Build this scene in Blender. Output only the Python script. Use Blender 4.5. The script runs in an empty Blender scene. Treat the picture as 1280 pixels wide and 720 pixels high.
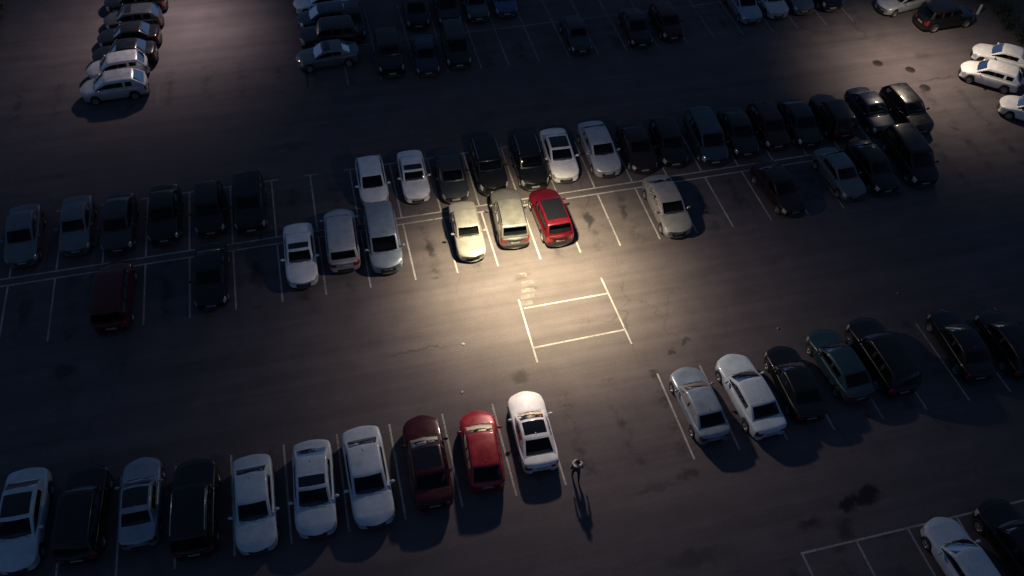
import bpy, bmesh, math, random
from mathutils import Vector, Matrix
R = math.radians
random.seed(7)
scene = bpy.context.scene
COL = scene.collection

# ------------------------------------------------------------------ helpers
def link(o, parent=None):
    COL.objects.link(o)
    if parent is not None:
        o.parent = parent
    return o

def empty(name, loc, rz=0.0):
    o = bpy.data.objects.new(name, None)
    o.empty_display_size = 0.3
    COL.objects.link(o)
    o.location = loc
    o.rotation_euler = (0, 0, rz)
    return o

def tag(o, label=None, cat=None, group=None, kind=None):
    if label: o['label'] = label
    if cat: o['category'] = cat
    if group: o['group'] = group
    if kind: o['kind'] = kind
    return o

def mesh_from(bm, name, mats=(), smooth=False):
    me = bpy.data.meshes.new(name)
    bm.to_mesh(me)
    bm.free()
    for m in mats: me.materials.append(m)
    if smooth:
        for p in me.polygons: p.use_smooth = True
    return me

def obj(name, me, parent=None, loc=None):
    o = bpy.data.objects.new(name, me)
    link(o, parent)
    if loc is not None: o.location = loc
    return o

def add_box(bm, cx, cy, cz, sx, sy, sz, rz=0.0, bevel=0.0, mi=0):
    r = bmesh.ops.create_cube(bm, size=1.0)
    vs = r['verts']
    bmesh.ops.scale(bm, vec=(sx, sy, sz), verts=vs)
    if rz: bmesh.ops.rotate(bm, cent=(0, 0, 0), matrix=Matrix.Rotation(rz, 3, 'Z'), verts=vs)
    bmesh.ops.translate(bm, vec=(cx, cy, cz), verts=vs)
    fs = list({f for v in vs for f in v.link_faces})
    for f in fs: f.material_index = mi
    if bevel:
        es = list({e for v in vs for e in v.link_edges})
        bmesh.ops.bevel(bm, geom=es, offset=bevel, segments=2, affect='EDGES', profile=0.5)

def add_tube(bm, pts, rad, seg=8, mi=0):
    """tapered tube through pts; rad is one radius or a list"""
    n = len(pts)
    if not isinstance(rad, (list, tuple)): rad = [rad] * n
    rings = []
    for i, p in enumerate(pts):
        p = Vector(p)
        a = Vector(pts[max(0, i - 1)]); b = Vector(pts[min(n - 1, i + 1)])
        d = (b - a).normalized()
        u = d.cross(Vector((0, 0, 1)))
        if u.length < 1e-3: u = d.cross(Vector((1, 0, 0)))
        u.normalize(); w = d.cross(u)
        rings.append([bm.verts.new(p + (u * math.cos(t) + w * math.sin(t)) * rad[i])
                      for t in [2 * math.pi * k / seg for k in range(seg)]])
    for i in range(n - 1):
        for k in range(seg):
            f = bm.faces.new((rings[i][k], rings[i][(k + 1) % seg], rings[i + 1][(k + 1) % seg], rings[i + 1][k]))
            f.material_index = mi; f.smooth = True
    for rg in (rings[0][::-1], rings[-1]):
        f = bm.faces.new(rg); f.material_index = mi

def add_lathe(bm, prof, seg, axis='Y', mi=0, closed=False):
    """prof: list of (radius, offset along axis)"""
    rings = []
    for r, h in prof:
        ring = []
        for k in range(seg):
            a = 2 * math.pi * k / seg
            c, s = r * math.cos(a), r * math.sin(a)
            ring.append(bm.verts.new((c, h, s) if axis == 'Y' else (c, s, h)))
        rings.append(ring)
    m = len(rings)
    for i in range(m if closed else m - 1):
        for k in range(seg):
            f = bm.faces.new((rings[i][k], rings[i][(k + 1) % seg], rings[(i + 1) % m][(k + 1) % seg], rings[(i + 1) % m][k]))
            f.material_index = mi; f.smooth = True
    return rings

# ---------------------------------------------------------------- materials
def new_mat(name):
    m = bpy.data.materials.new(name)
    m.use_nodes = True
    nt = m.node_tree
    b = nt.nodes['Principled BSDF']
    return m, nt, b

def noise(nt, scale, detail=4.0, rough=0.55, vec=None):
    n = nt.nodes.new('ShaderNodeTexNoise')
    n.inputs['Scale'].default_value = scale
    n.inputs['Detail'].default_value = detail
    n.inputs['Roughness'].default_value = rough
    if vec is not None: nt.links.new(vec, n.inputs['Vector'])
    return n.outputs['Fac']

def ramp(nt, fac, stops):
    r = nt.nodes.new('ShaderNodeValToRGB')
    el = r.color_ramp.elements
    while len(el) < len(stops): el.new(0.5)
    for e, (p, c) in zip(el, stops):
        e.position = p
        e.color = (c, c, c, 1) if isinstance(c, (int, float)) else (*c, 1)
    nt.links.new(fac, r.inputs['Fac'])
    return r.outputs['Color']

def mixc(nt, mode, fac, a, b):
    m = nt.nodes.new('ShaderNodeMix')
    m.data_type = 'RGBA'; m.blend_type = mode
    for s, v in ((m.inputs[0], fac), (m.inputs[6], a), (m.inputs[7], b)):
        if isinstance(v, (int, float)): s.default_value = v
        elif isinstance(v, tuple): s.default_value = (*v, 1)
        else: nt.links.new(v, s)
    return m.outputs[2]

def math_n(nt, op, a, b=None, c=None):
    m = nt.nodes.new('ShaderNodeMath'); m.operation = op
    for i, v in enumerate((a, b, c)):
        if v is None: continue
        if isinstance(v, (int, float)): m.inputs[i].default_value = v
        else: nt.links.new(v, m.inputs[i])
    return m.outputs[0]

def texco(nt, which='Object'):
    return nt.nodes.new('ShaderNodeTexCoord').outputs[which]

def position(nt):
    return nt.nodes.new('ShaderNodeNewGeometry').outputs['Position']

def paint(name, c, metallic=0.0, rough=0.38, coat=0.8, ior=1.45):
    m, nt, b = new_mat(name)
    pos = position(nt)
    dust = noise(nt, 1.7, 6, 0.65, pos)
    f = ramp(nt, dust, [(0.3, 0.74), (0.7, 1.06)])
    col = mixc(nt, 'MULTIPLY', 1.0, c, f)
    sep = nt.nodes.new('ShaderNodeSeparateXYZ'); nt.links.new(pos, sep.inputs[0])
    low = nt.nodes.new('ShaderNodeMapRange')
    low.inputs['From Min'].default_value = 0.75; low.inputs['From Max'].default_value = 0.2
    low.inputs['To Min'].default_value = 0.0; low.inputs['To Max'].default_value = 0.75
    nt.links.new(sep.outputs['Z'], low.inputs['Value'])
    grime = math_n(nt, 'MULTIPLY', low.outputs[0], ramp(nt, noise(nt, 4.0, 5, 0.7, pos), [(0.3, 0.2), (0.7, 1.0)]))
    col = mixc(nt, 'MIX', grime, col, tuple(.35 * q + .65 * min(d, max(c) + .02) for q, d in zip(c, (.09, .08, .07))))
    nt.links.new(col, b.inputs['Base Color'])
    b.inputs['Metallic'].default_value = metallic
    b.inputs['IOR'].default_value = ior
    r = ramp(nt, dust, [(0.3, rough - 0.08), (0.75, rough + 0.16)])
    nt.links.new(r, b.inputs['Roughness'])
    b.inputs['Coat Weight'].default_value = coat
    b.inputs['Coat Roughness'].default_value = 0.055
    b.inputs['Coat IOR'].default_value = ior
    return m

def simple(name, c, rough=0.6, metallic=0.0, var=0.15, scale=6.0, coat=0.0):
    m, nt, b = new_mat(name)
    f = ramp(nt, noise(nt, scale, 4, 0.6, texco(nt)), [(0.3, 1 - var), (0.7, 1 + var)])
    nt.links.new(mixc(nt, 'MULTIPLY', 1.0, c, f), b.inputs['Base Color'])
    b.inputs['Roughness'].default_value = rough
    b.inputs['Metallic'].default_value = metallic
    b.inputs['Coat Weight'].default_value = coat
    return m

P = {
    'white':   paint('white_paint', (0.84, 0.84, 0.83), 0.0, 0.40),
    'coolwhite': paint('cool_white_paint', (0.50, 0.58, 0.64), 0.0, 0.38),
    'cream':   paint('cream_white_paint', (0.23, 0.225, 0.21), 0.0, 0.40),
    'silver':  paint('silver_paint', (0.50, 0.51, 0.52), 0.35, 0.36),
    'olive':   paint('olive_silver_paint', (0.13, 0.13, 0.125), 0.3, 0.36),
    'grey':    paint('grey_paint', (0.11, 0.13, 0.15), 0.3, 0.36),
    'bluegrey': paint('blue_grey_paint', (0.26, 0.32, 0.38), 0.3, 0.36),
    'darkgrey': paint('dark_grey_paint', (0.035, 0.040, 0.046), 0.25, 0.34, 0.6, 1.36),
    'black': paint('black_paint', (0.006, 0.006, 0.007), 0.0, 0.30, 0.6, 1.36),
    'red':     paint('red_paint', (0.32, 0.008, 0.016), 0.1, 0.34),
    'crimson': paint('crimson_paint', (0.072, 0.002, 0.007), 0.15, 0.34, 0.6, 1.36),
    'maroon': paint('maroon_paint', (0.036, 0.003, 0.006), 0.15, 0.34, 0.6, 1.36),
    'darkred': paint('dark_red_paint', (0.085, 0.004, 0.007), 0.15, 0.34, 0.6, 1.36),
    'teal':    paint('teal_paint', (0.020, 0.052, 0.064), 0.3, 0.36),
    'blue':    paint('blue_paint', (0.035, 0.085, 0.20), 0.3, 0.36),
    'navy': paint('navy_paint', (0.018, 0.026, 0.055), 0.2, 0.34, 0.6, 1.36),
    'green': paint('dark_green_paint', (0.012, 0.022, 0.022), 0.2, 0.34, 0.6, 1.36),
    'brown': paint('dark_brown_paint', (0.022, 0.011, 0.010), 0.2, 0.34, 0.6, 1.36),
}

def glass_mat():
    m, nt, b = new_mat('tinted_glass')
    for n in list(nt.nodes):
        if n.type != 'OUTPUT_MATERIAL': nt.nodes.remove(n)
    out = nt.nodes['Material Output']
    tr = nt.nodes.new('ShaderNodeBsdfTransparent')
    f = ramp(nt, noise(nt, 2.2, 3, 0.5, position(nt)), [(0.35, (0.30, 0.34, 0.35)), (0.7, (0.42, 0.46, 0.47))])
    nt.links.new(f, tr.inputs['Color'])
    gl = nt.nodes.new('ShaderNodeBsdfGlossy'); gl.inputs['Roughness'].default_value = 0.06
    gl.inputs['Color'].default_value = (1, 1, 1, 1)
    fr = nt.nodes.new('ShaderNodeFresnel'); fr.inputs['IOR'].default_value = 1.27
    mx = nt.nodes.new('ShaderNodeMixShader')
    nt.links.new(fr.outputs[0], mx.inputs[0]); nt.links.new(tr.outputs[0], mx.inputs[1]); nt.links.new(gl.outputs[0], mx.inputs[2])
    nt.links.new(mx.outputs[0], out.inputs['Surface'])
    return m
GLASS = glass_mat()
ROOFGLASS = simple('dark_roof_glass', (0.006, 0.006, 0.008), 0.08, 0.0, coat=0.3)
SEAT = simple('seat_fabric', (0.030, 0.028, 0.028), 0.9, scale=30)
DASH = simple('dashboard_plastic', (0.022, 0.022, 0.024), 0.6, scale=20)
TRIM = simple('black_trim', (0.012, 0.012, 0.013), 0.55)
RUBBER = simple('tyre_rubber', (0.014, 0.014, 0.015), 0.85)
ALLOY = simple('alloy_rim', (0.42, 0.42, 0.43), 0.35, 0.85)
CHROME = simple('chrome', (0.62, 0.62, 0.62), 0.18, 1.0)
PLATE = simple('number_plate_white', (0.30, 0.30, 0.28), 0.5)
HEAD = simple('headlight_lens', (0.50, 0.51, 0.52), 0.12, 0.4, coat=1.0)
TAIL = simple('taillight_lens', (0.20, 0.006, 0.009), 0.15, 0.0, coat=1.0)

# -------------------------------------------------------------- car building
def lerp(a, b, t): return a + (b - a) * t
def interp(x, pts):
    """piecewise, eased; pts sorted by descending x"""
    if x >= pts[0][0]: return pts[0][1]
    for (xa, za), (xb, zb) in zip(pts, pts[1:]):
        if x >= xb:
            return lerp(za, zb, (xa - x) / (xa - xb))
    return pts[-1][1]

KINDS = {
    #            L     W     H     nose  hood  belt  trunk  wsb   rf    rr     rwb   roofw
    'sedan':  dict(L=4.65, W=1.82, H=1.45, nz=0.66, hz=0.94, bz=0.95, tz=1.02, wsb=0.98, rf=0.20, rr=-0.98, rwb=-1.62, rw=0.645),
    'saloon': dict(L=4.55, W=1.76, H=1.42, nz=0.66, hz=0.92, bz=0.94, tz=0.98, wsb=0.92, rf=0.25, rr=-0.85, rwb=-1.45, rw=0.615),
    'coupe':  dict(L=4.45, W=1.84, H=1.34, nz=0.64, hz=0.89, bz=0.91, tz=0.98, wsb=0.80, rf=0.05, rr=-0.78, rwb=-1.66, rw=0.605),
    'hatch':  dict(L=4.15, W=1.76, H=1.48, nz=0.67, hz=0.96, bz=0.97, tz=0.98, wsb=1.02, rf=0.35, rr=-1.42, rwb=-1.90, rw=0.63),
    'wagon':  dict(L=4.70, W=1.82, H=1.50, nz=0.67, hz=0.95, bz=0.97, tz=0.99, wsb=1.02, rf=0.28, rr=-1.70, rwb=-2.16, rw=0.645),
    'suv':    dict(L=4.60, W=1.88, H=1.70, nz=0.80, hz=1.06, bz=1.09, tz=1.09, wsb=0.98, rf=0.38, rr=-1.72, rwb=-2.10, rw=0.69),
    'van':    dict(L=4.70, W=1.88, H=1.76, nz=0.74, hz=1.04, bz=1.06, tz=1.06, wsb=1.42, rf=0.62, rr=-1.92, rwb=-2.18, rw=0.71),
}
def variant(base, **kw):
    d = dict(KINDS[base]); d.update(kw); return d
KINDS.update({
    'sedan_b': variant('sedan', W=1.84, H=1.47, nz=.70, hz=.97, bz=.97, tz=1.06, wsb=1.06, rf=.30, rr=-1.05, rwb=-1.78),
    'saloon_b': variant('saloon', W=1.72, H=1.41, nz=.62, hz=.89, bz=.91, tz=.95, wsb=.84, rf=.30, rr=-.92, rwb=-1.32, rw=.63),
    'hatch_b': variant('hatch', L=4.25, W=1.79, H=1.52, nz=.70, hz=.99, wsb=1.12, rf=.30, rr=-1.28, rwb=-1.98, rw=.62),
    'suv_b': variant('suv', L=4.7, W=1.92, H=1.76, nz=.88, hz=1.12, bz=1.13, wsb=.86, rf=.42, rr=-1.85, rwb=-2.18, rw=.74),
})
BASE = lambda k: k.split('_')[0]
RW = {'sedan': .315, 'saloon': .305, 'coupe': .325, 'hatch': .305, 'wagon': .32, 'suv': .36, 'van': .33}

def evaluate(me, levels):
    tmp = bpy.data.objects.new('tmp', me)
    COL.objects.link(tmp)
    md = tmp.modifiers.new('s', 'SUBSURF'); md.levels = levels; md.render_levels = levels
    dg = bpy.context.evaluated_depsgraph_get()
    out = bpy.data.meshes.new_from_object(tmp.evaluated_get(dg))
    bpy.data.objects.remove(tmp)
    return out

def split(me, idx, islands=False, remap=None, inset=0.0):
    """bmesh pieces holding the faces whose material index is in idx"""
    bm = bmesh.new(); bm.from_mesh(me)
    bm.normal_update()
    if inset:
        for v in bm.verts: pass
    kill = [f for f in bm.faces if f.material_index not in idx]
    bmesh.ops.delete(bm, geom=kill, context='FACES')
    if not bm.faces:
        bm.free(); return []
    for f in bm.faces:
        f.smooth = True
        f.material_index = idx.index(f.material_index)
    if not islands: return [bm]
    bm.faces.ensure_lookup_table()
    seen, groups = set(), []
    for f in bm.faces:
        if f.index in seen: continue
        st, grp = [f], []
        seen.add(f.index)
        while st:
            a = st.pop(); grp.append(a.index)
            for e in a.edges:
                for b in e.link_faces:
                    if b.index not in seen:
                        seen.add(b.index); st.append(b)
        groups.append(set(grp))
    res = []
    for g in groups:
        c = bm.copy(); c.faces.ensure_lookup_table()
        bmesh.ops.delete(c, geom=[f for f in c.faces if f.index not in g], context='FACES')
        res.append(c)
    bm.free()
    return res

def body_mesh(k, p):
    kk = k; k = BASE(k)
    L, W = p['L'], p['W']; h = L / 2
    rw = RW[k]; Ra = rw + 0.055
    xf, xr = h - 0.88, -h + 0.93
    p['axles'] = (xf, xr)
    ztop = [(h, p['nz']), (h - 0.10, p['nz'] + 0.05), (h - 0.35, lerp(p['nz'], p['hz'], .55)),
            (p['wsb'], p['hz']), (0.2, p['bz']), (-0.8, p['bz'] + .01), (p['rwb'], p['tz']),
            (-h + 0.16, p['tz'] - 0.02), (-h + .06, p['tz'] - 0.10), (-h, p['tz'] - 0.17)]
    xs = [h, h - .05, h - .20, h - .38, xf + Ra * 1.09, xf + Ra, xf + Ra * .74, xf + Ra * .3, xf - Ra * .3, xf - Ra * .74, xf - Ra, xf - Ra * 1.09,
          lerp(xf - Ra, xr + Ra, .33), lerp(xf - Ra, xr + Ra, .66), xr + Ra * 1.09, xr + Ra, xr + Ra * .74, xr + Ra * .3, xr - Ra * .3, xr - Ra * .74, xr - Ra, xr - Ra * 1.09,
          -h + .30, -h + .15, -h + .04, -h]
    wsc = [(h, .66), (h - .05, .80), (h - .20, .90), (h - .38, .955), (h - .62, .98), (0.3, 1.0), (-h + .8, .985), (-h + .30, .95), (-h + .15, .92), (-h + .04, .84), (-h, .74)]
    bm = bmesh.new()
    st = []
    for x in xs:
        zt = interp(x, ztop); w = W / 2 * interp(x, wsc)
        zl = 0.21 if abs(x) < h - .3 else 0.25
        inarch = False
        for xw in (xf, xr):
            d = abs(x - xw)
            if d < Ra * 1.01:
                zl = max(zl, rw + 0.02 + math.sqrt(max(0, Ra * Ra - d * d))) if d < Ra * .98 else .27; inarch = d < Ra * .95
        zs = zt - 0.10
        e = max(0, (x - (h - .9)) / .9) if x > 0 else max(0, (-x - (h - .6)) / .6)
        bow = (-0.20 if x > 0 else 0.10) * e
        prof = [(0, 0.20), (.62, zl if inarch else .20), (.95, zl), (.985, lerp(zl, zs, .28)), (1.0, lerp(zl, zs, .62)),
                (.985, zs), (.93, zs + .065), (.74, zt), (.40, zt + .022), (0, zt + .032)]
        row = {}
        for j, (u, z) in enumerate(prof):
            for s in ((1, -1) if u else (1,)):
                row[(j, s)] = bm.verts.new((x + bow * u * u, s * u * w, z))
            if not u: row[(j, -1)] = row[(j, 1)]
        st.append(row)
    n = len(xs); J = 10
    for i in range(n - 1):
        for j in range(J - 1):
            for s in (1, -1):
                q = [st[i][(j, s)], st[i][(j + 1, s)], st[i + 1][(j + 1, s)], st[i + 1][(j, s)]]
                if s < 0: q = q[::-1]
                f = bm.faces.new(q)
                mi = 0
                if j <= 1: mi = 1
                if i in (1, 2) and j in (4, 5): mi = 2
                if i in (n - 4, n - 3, n - 2)[1:] and j in (4, 5): mi = 3
                if j >= 7 and xs[i] < p['wsb'] - .02 and xs[i + 1] > p['rwb'] + .02: mi = 1
                if k in ('suv', 'van') and j == 2: mi = 1 if k == 'suv' else mi
                f.material_index = mi
    for row, rev in ((st[0], False), (st[-1], True)):
        for j in range(J - 1):
            a, b, c, d = row[(j, 1)], row[(j + 1, 1)], row[(j + 1, -1)], row[(j, -1)]
            q = [v for t, v in enumerate((a, b, c, d)) if v not in (a, b, c, d)[:t]]
            if not rev: q = q[::-1]
            f = bm.faces.new(q)
            f.material_index = (4 if j in (3,) else 1 if j in (0, 1, 2) else 0) if not rev else (1 if j <= 2 else 0)
    me = bpy.data.meshes.new('b'); bm.to_mesh(me); bm.free()
    return evaluate(me, 2)

def cabin_mesh(k, p, pano, sun):
    k = BASE(k)
    H, W = p['H'], p['W']
    wsb, rf, rr, rwb = p['wsb'], p['rf'], p['rr'], p['rwb']
    zr = H - 0.035
    wb, wr = W / 2 * .915, p['rw'] + 0.03
    long_roof = (rf - rr) > 1.5
    bp = lerp(rf, rr, .42) if not long_roof else lerp(rf, rr, .30)
    curve = [(wsb, 0.0), (rf, 1.0), (rr, 1.0), (rwb, 0.0)]
    def frac(x):
        if x >= rf:
            t = (wsb - x) / (wsb - rf); return t * (1.0 + .16 * (1 - t))
        if x <= rr:
            t = (x - rwb) / (rr - rwb); return t * (1.0 + .22 * (1 - t))
        return 1.0
    xs = [wsb, wsb - .05, lerp(wsb, rf, .5), rf + .05, rf - .04, lerp(rf, bp, .5), bp + .05, bp - .05]
    if long_roof:
        cp = lerp(bp, rr, .52)
        xs += [lerp(bp, cp, .5), cp + .05, cp - .05, lerp(cp, rr, .6)]
    else:
        xs += [lerp(bp, rr, .5), lerp(bp, rr, .78)]
    nroof = len(xs)
    xs += [rr + .03, rr - .035, lerp(rr, rwb, .5), rwb + .035, rwb]
    n = len(xs)
    bm = bmesh.new(); st = []
    for x in xs:
        h = frac(x); arch = 0.0
        if rr <= x <= rf:
            t = (x - rr) / (rf - rr); arch = .035 * math.sin(math.pi * min(1, max(0, t)))
        zb = interp(x, [(wsb, p['hz'] - .015), (0, p['bz'] - .01), (rwb, p['tz'] - .015)])
        zt = lerp(zb, zr + arch, h)
        side = lambda f: lerp(wb, wr, f * h)
        shrink = 1.0 - (.13 if x > rf else .07) * (1 - h) ** 1.5
        hh = zt - zb
        prof = [(wb, zb - .05), (side(.10), zb + .10 * hh), (side(.80), zb + .80 * hh), (side(.94), zb + .945 * hh),
                (side(1.0) - .06, zb + hh), (side(1.0) * .5, zt + .022 * h), (0, zt + .03 * h)]
        bow = (0.10 if x > rf - .1 else -0.07 if x < rr + .1 else 0.0)
        row = {}
        for j, (y, z) in enumerate(prof):
            u = y / wb
            for s in ((1, -1) if y else (1,)):
                row[(j, s)] = bm.verts.new((x + bow * (1 - u * u) , s * y * shrink, z))
            if not y: row[(j, -1)] = row[(j, 1)]
        st.append(row)
    for i in range(n - 1):
        xm = (xs[i] + xs[i + 1]) / 2
        for j in range(6):
            mi = 0
            if j == 1:
                if 1 <= i <= n - 4: mi = 3
                if abs(xm - bp) < .03: mi = 5
                if long_roof and abs(xm - cp) < .03: mi = 5 if k != 'hatch' else 0
                if xm < rr + .05 and k in ('sedan', 'saloon', 'coupe'): mi = 0
                if xm < rr + .05 and k not in ('sedan', 'saloon', 'coupe'): mi = 0
            if j >= 4:
                if 1 <= i <= 2: mi = 1
                elif n - 4 <= i <= n - 3: mi = 2
                elif 4 <= i < nroof - 1:
                    if pano: mi = 4
                    elif sun and i in (4, 5): mi = 4
            for s in (1, -1):
                q = [st[i][(j, s)], st[i][(j + 1, s)], st[i + 1][(j + 1, s)], st[i + 1][(j, s)]]
                if s < 0: q = q[::-1]
                f = bm.faces.new(q); f.material_index = mi
    me = bpy.data.meshes.new('c'); bm.to_mesh(me); bm.free()
    return evaluate(me, 2)

WHEEL_CACHE = {}
def wheel_meshes(rw):
    if rw in WHEEL_CACHE: return WHEEL_CACHE[rw]
    bm = bmesh.new()
    wd = .105
    add_lathe(bm, [(rw * .66, -wd), (rw * .93, -wd), (rw, -wd * .7), (rw, wd * .7), (rw * .93, wd), (rw * .66, wd)], 28, closed=True)
    bmesh.ops.recalc_face_normals(bm, faces=bm.faces)
    ty = mesh_from(bm, 'tyre', [RUBBER])
    bm = bmesh.new()
    ro = rw * .67
    add_lathe(bm, [(ro, -wd), (ro, wd * .9), (ro * .92, wd * .98), (ro * .88, wd * .8), (ro * .86, -wd * .2), (0.001, -wd * .2)], 24)
    for q in range(5):
        a = 2 * math.pi * q / 5
        for (r0, r1, sw) in ((.02, ro * .95, .055),):
            n0 = len(bm.verts)
            r = bmesh.ops.create_cube(bm, size=1.0)
            vs = r['verts']
            bmesh.ops.scale(bm, vec=(r1 - r0, .03, sw), verts=vs)
            bmesh.ops.translate(bm, vec=((r0 + r1) / 2, wd * .75, 0), verts=vs)
            bmesh.ops.rotate(bm, cent=(0, 0, 0), matrix=Matrix.Rotation(a, 3, 'Y'), verts=vs)
    rings = add_lathe(bm, [(.055, wd * .55), (.05, wd * .95), (.001, wd * 1.0)], 12)
    bmesh.ops.recalc_face_normals(bm, faces=bm.faces)
    ri = mesh_from(bm, 'rim', [ALLOY])
    WHEEL_CACHE[rw] = (ty, ri)
    return ty, ri

PROTO = {}
def car_proto(k, pano=False, sun=False, rails=False):
    key = (k, pano, sun, rails)
    if key in PROTO: return PROTO[key]
    p = dict(KINDS[k]); parts = []          # (name, mesh, is_paint, loc, rot, children)
    bmesh_me = body_mesh(k, p)
    W, L = p['W'], p['L']
    mp = P['white']
    parts.append(('body', mesh_from(split(bmesh_me, [0, 1])[0], 'body', [mp, TRIM]), True, None, 0, []))
    for b in split(bmesh_me, [2], True): parts.append(('headlight', mesh_from(b, 'headlight', [HEAD]), False, None, 0, []))
    for b in split(bmesh_me, [3], True): parts.append(('taillight', mesh_from(b, 'taillight', [TAIL]), False, None, 0, []))
    for b in split(bmesh_me, [4]): parts.append(('grille', mesh_from(b, 'grille', [TRIM]), False, None, 0, []))
    xmax = max(v.co.x for v in bmesh_me.vertices); xmin = min(v.co.x for v in bmesh_me.vertices)
    cm = cabin_mesh(k, p, pano, sun)
    parts.append(('roof', mesh_from(split(cm, [0, 5])[0], 'roof', [mp, TRIM]), True, None, 0, []))
    for nm, ix in (('windshield', 1), ('rear_window', 2), ('side_window', 3), ('sunroof', 4)):
        for b in split(cm, [ix], True):
            parts.append((nm, mesh_from(b, nm, [GLASS if ix < 4 else ROOFGLASS]), False, None, 0, []))
    rw = RW[BASE(k)]; ty, ri = wheel_meshes(rw)
    for x in p['axles']:
        for s in (1, -1):
            parts.append(('wheel', ty, False, (x, s * (W / 2 - .125), rw), 0 if s > 0 else math.pi, [('rim', ri)]))
    # mirrors
    for s in (1, -1):
        bm = bmesh.new()
        x0, z0 = p['wsb'] - .30, p['bz'] + .07
        r = bmesh.ops.create_icosphere(bm, subdivisions=2, radius=1.0)
        bmesh.ops.scale(bm, vec=(.075, .115, .075), verts=r['verts'])
        bmesh.ops.translate(bm, vec=(x0, s * (W / 2 + .085), z0), verts=r['verts'])
        add_tube(bm, [(x0 + .03, s * (W / 2 - .07), z0 - .05), (x0 + .01, s * (W / 2 + .04), z0 - .015)], .028, 6)
        for f in bm.faces: f.smooth = True
        parts.append(('mirror', mesh_from(bm, 'mirror', [mp]), True, None, 0, []))
    for sg, zz in ((1, .43), (-1, .62 if BASE(k) in ('hatch', 'suv', 'van', 'wagon') else .58)):
        near = [v.co.x for v in bmesh_me.vertices if abs(v.co.y) < .28 and abs(v.co.z - zz) < .09 and v.co.x * sg > 1.2]
        x = (max(near) if sg > 0 else min(near)) + sg * .004
        bm = bmesh.new(); add_box(bm, x, 0, zz, .022, .50, .115, bevel=.004)
        parts.append(('number_plate', mesh_from(bm, 'number_plate', [PLATE]), False, None, 0, []))
    if rails:
        for s in (1, -1):
            bm = bmesh.new()
            y = s * (p['rw'] - .03); z = p['H'] + .035
            a, b = p['rf'] - .12, p['rr'] + .10
            add_tube(bm, [(a, y, z - .07), (a - .10, y, z), (lerp(a, b, .5), y, z + .03), (b + .10, y, z), (b, y, z - .07)], .019, 6)
            parts.append(('roof_rail', mesh_from(bm, 'roof_rail', [CHROME]), False, None, 0, []))
    if BASE(k) != 'van':
        bm = bmesh.new()
        xa = p['rr'] + .16; za = p['H'] - .02
        va = [bm.verts.new(c) for c in ((xa + .10, .025, za), (xa + .10, -.025, za), (xa - .09, -.03, za), (xa - .09, .03, za), (xa - .06, .006, za + .075), (xa - .06, -.006, za + .075))]
        for q in ((0, 3, 4), (1, 5, 2), (0, 4, 5, 1), (3, 2, 5, 4)): bm.faces.new([va[i] for i in q])
        parts.append(('antenna', mesh_from(bm, 'antenna', [mp]), True, None, 0, []))
    # cabin interior seen through the glass: dashboard, wheel, seats
    zb = p['bz'] + .0
    bm = bmesh.new()
    add_box(bm, p['wsb'] - .42, 0, zb + .055, .42, W * .76, .10, bevel=.03)
    add_box(bm, p['wsb'] - .50, .36, zb + .115, .22, .34, .05, bevel=.02)
    parts.append(('dashboard', mesh_from(bm, 'dashboard', [DASH]), False, None, 0, []))
    bm = bmesh.new()
    ring = [(p['wsb'] - .72 - .05 * math.sin(t), .36 + .17 * math.cos(t), zb + .12 + .15 * math.sin(t)) for t in [2 * math.pi * q / 14 for q in range(15)]]
    add_tube(bm, ring, .014, 5)
    add_tube(bm, [(p['wsb'] - .60, .36, zb + .08), (p['wsb'] - .72, .36, zb + .12)], .03, 6)
    parts.append(('steering_wheel', mesh_from(bm, 'steering_wheel', [DASH]), False, None, 0, []))
    hs = min(.34, p['H'] - zb - .16)
    for y in (.37, -.37):
        bm = bmesh.new()
        xs_ = max(lerp(p['rf'], p['rr'], .28), p['rf'] - .45)
        add_box(bm, xs_, y, zb + hs * .32, .13, .50, hs * .72, bevel=.04)
        add_box(bm, xs_ - .03, y, zb + hs * .86, .10, .27, hs * .28, bevel=.035)
        parts.append(('seat', mesh_from(bm, 'seat', [SEAT]), False, None, 0, []))
    bm = bmesh.new()
    xr_ = max(p['rr'] + .02, p['rf'] - 1.45)
    add_box(bm, xr_, 0, zb + hs * .24, .14, 1.22, hs * .54, bevel=.04)
    for y in (.40, -.40): add_box(bm, xr_ - .03, y, zb + hs * .62, .09, .25, hs * .26, bevel=.03)
    parts.append(('rear_seat', mesh_from(bm, 'rear_seat', [SEAT]), False, None, 0, []))
    # wipers lying along the foot of the windscreen
    bm = bmesh.new()
    for y0, y1 in ((.55, -.02), (-.05, -.60)):
        add_tube(bm, [(p['wsb'] + .02, y0, p['hz'] + .045), (p['wsb'] - .02, (y0 + y1) / 2, p['hz'] + .085), (p['wsb'] + .03, y1, p['hz'] + .055)], .011, 5)
    parts.append(('wiper', mesh_from(bm, 'wiper', [TRIM]), False, None, 0, []))
    PROTO[key] = (parts, L)
    return PROTO[key]

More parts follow.
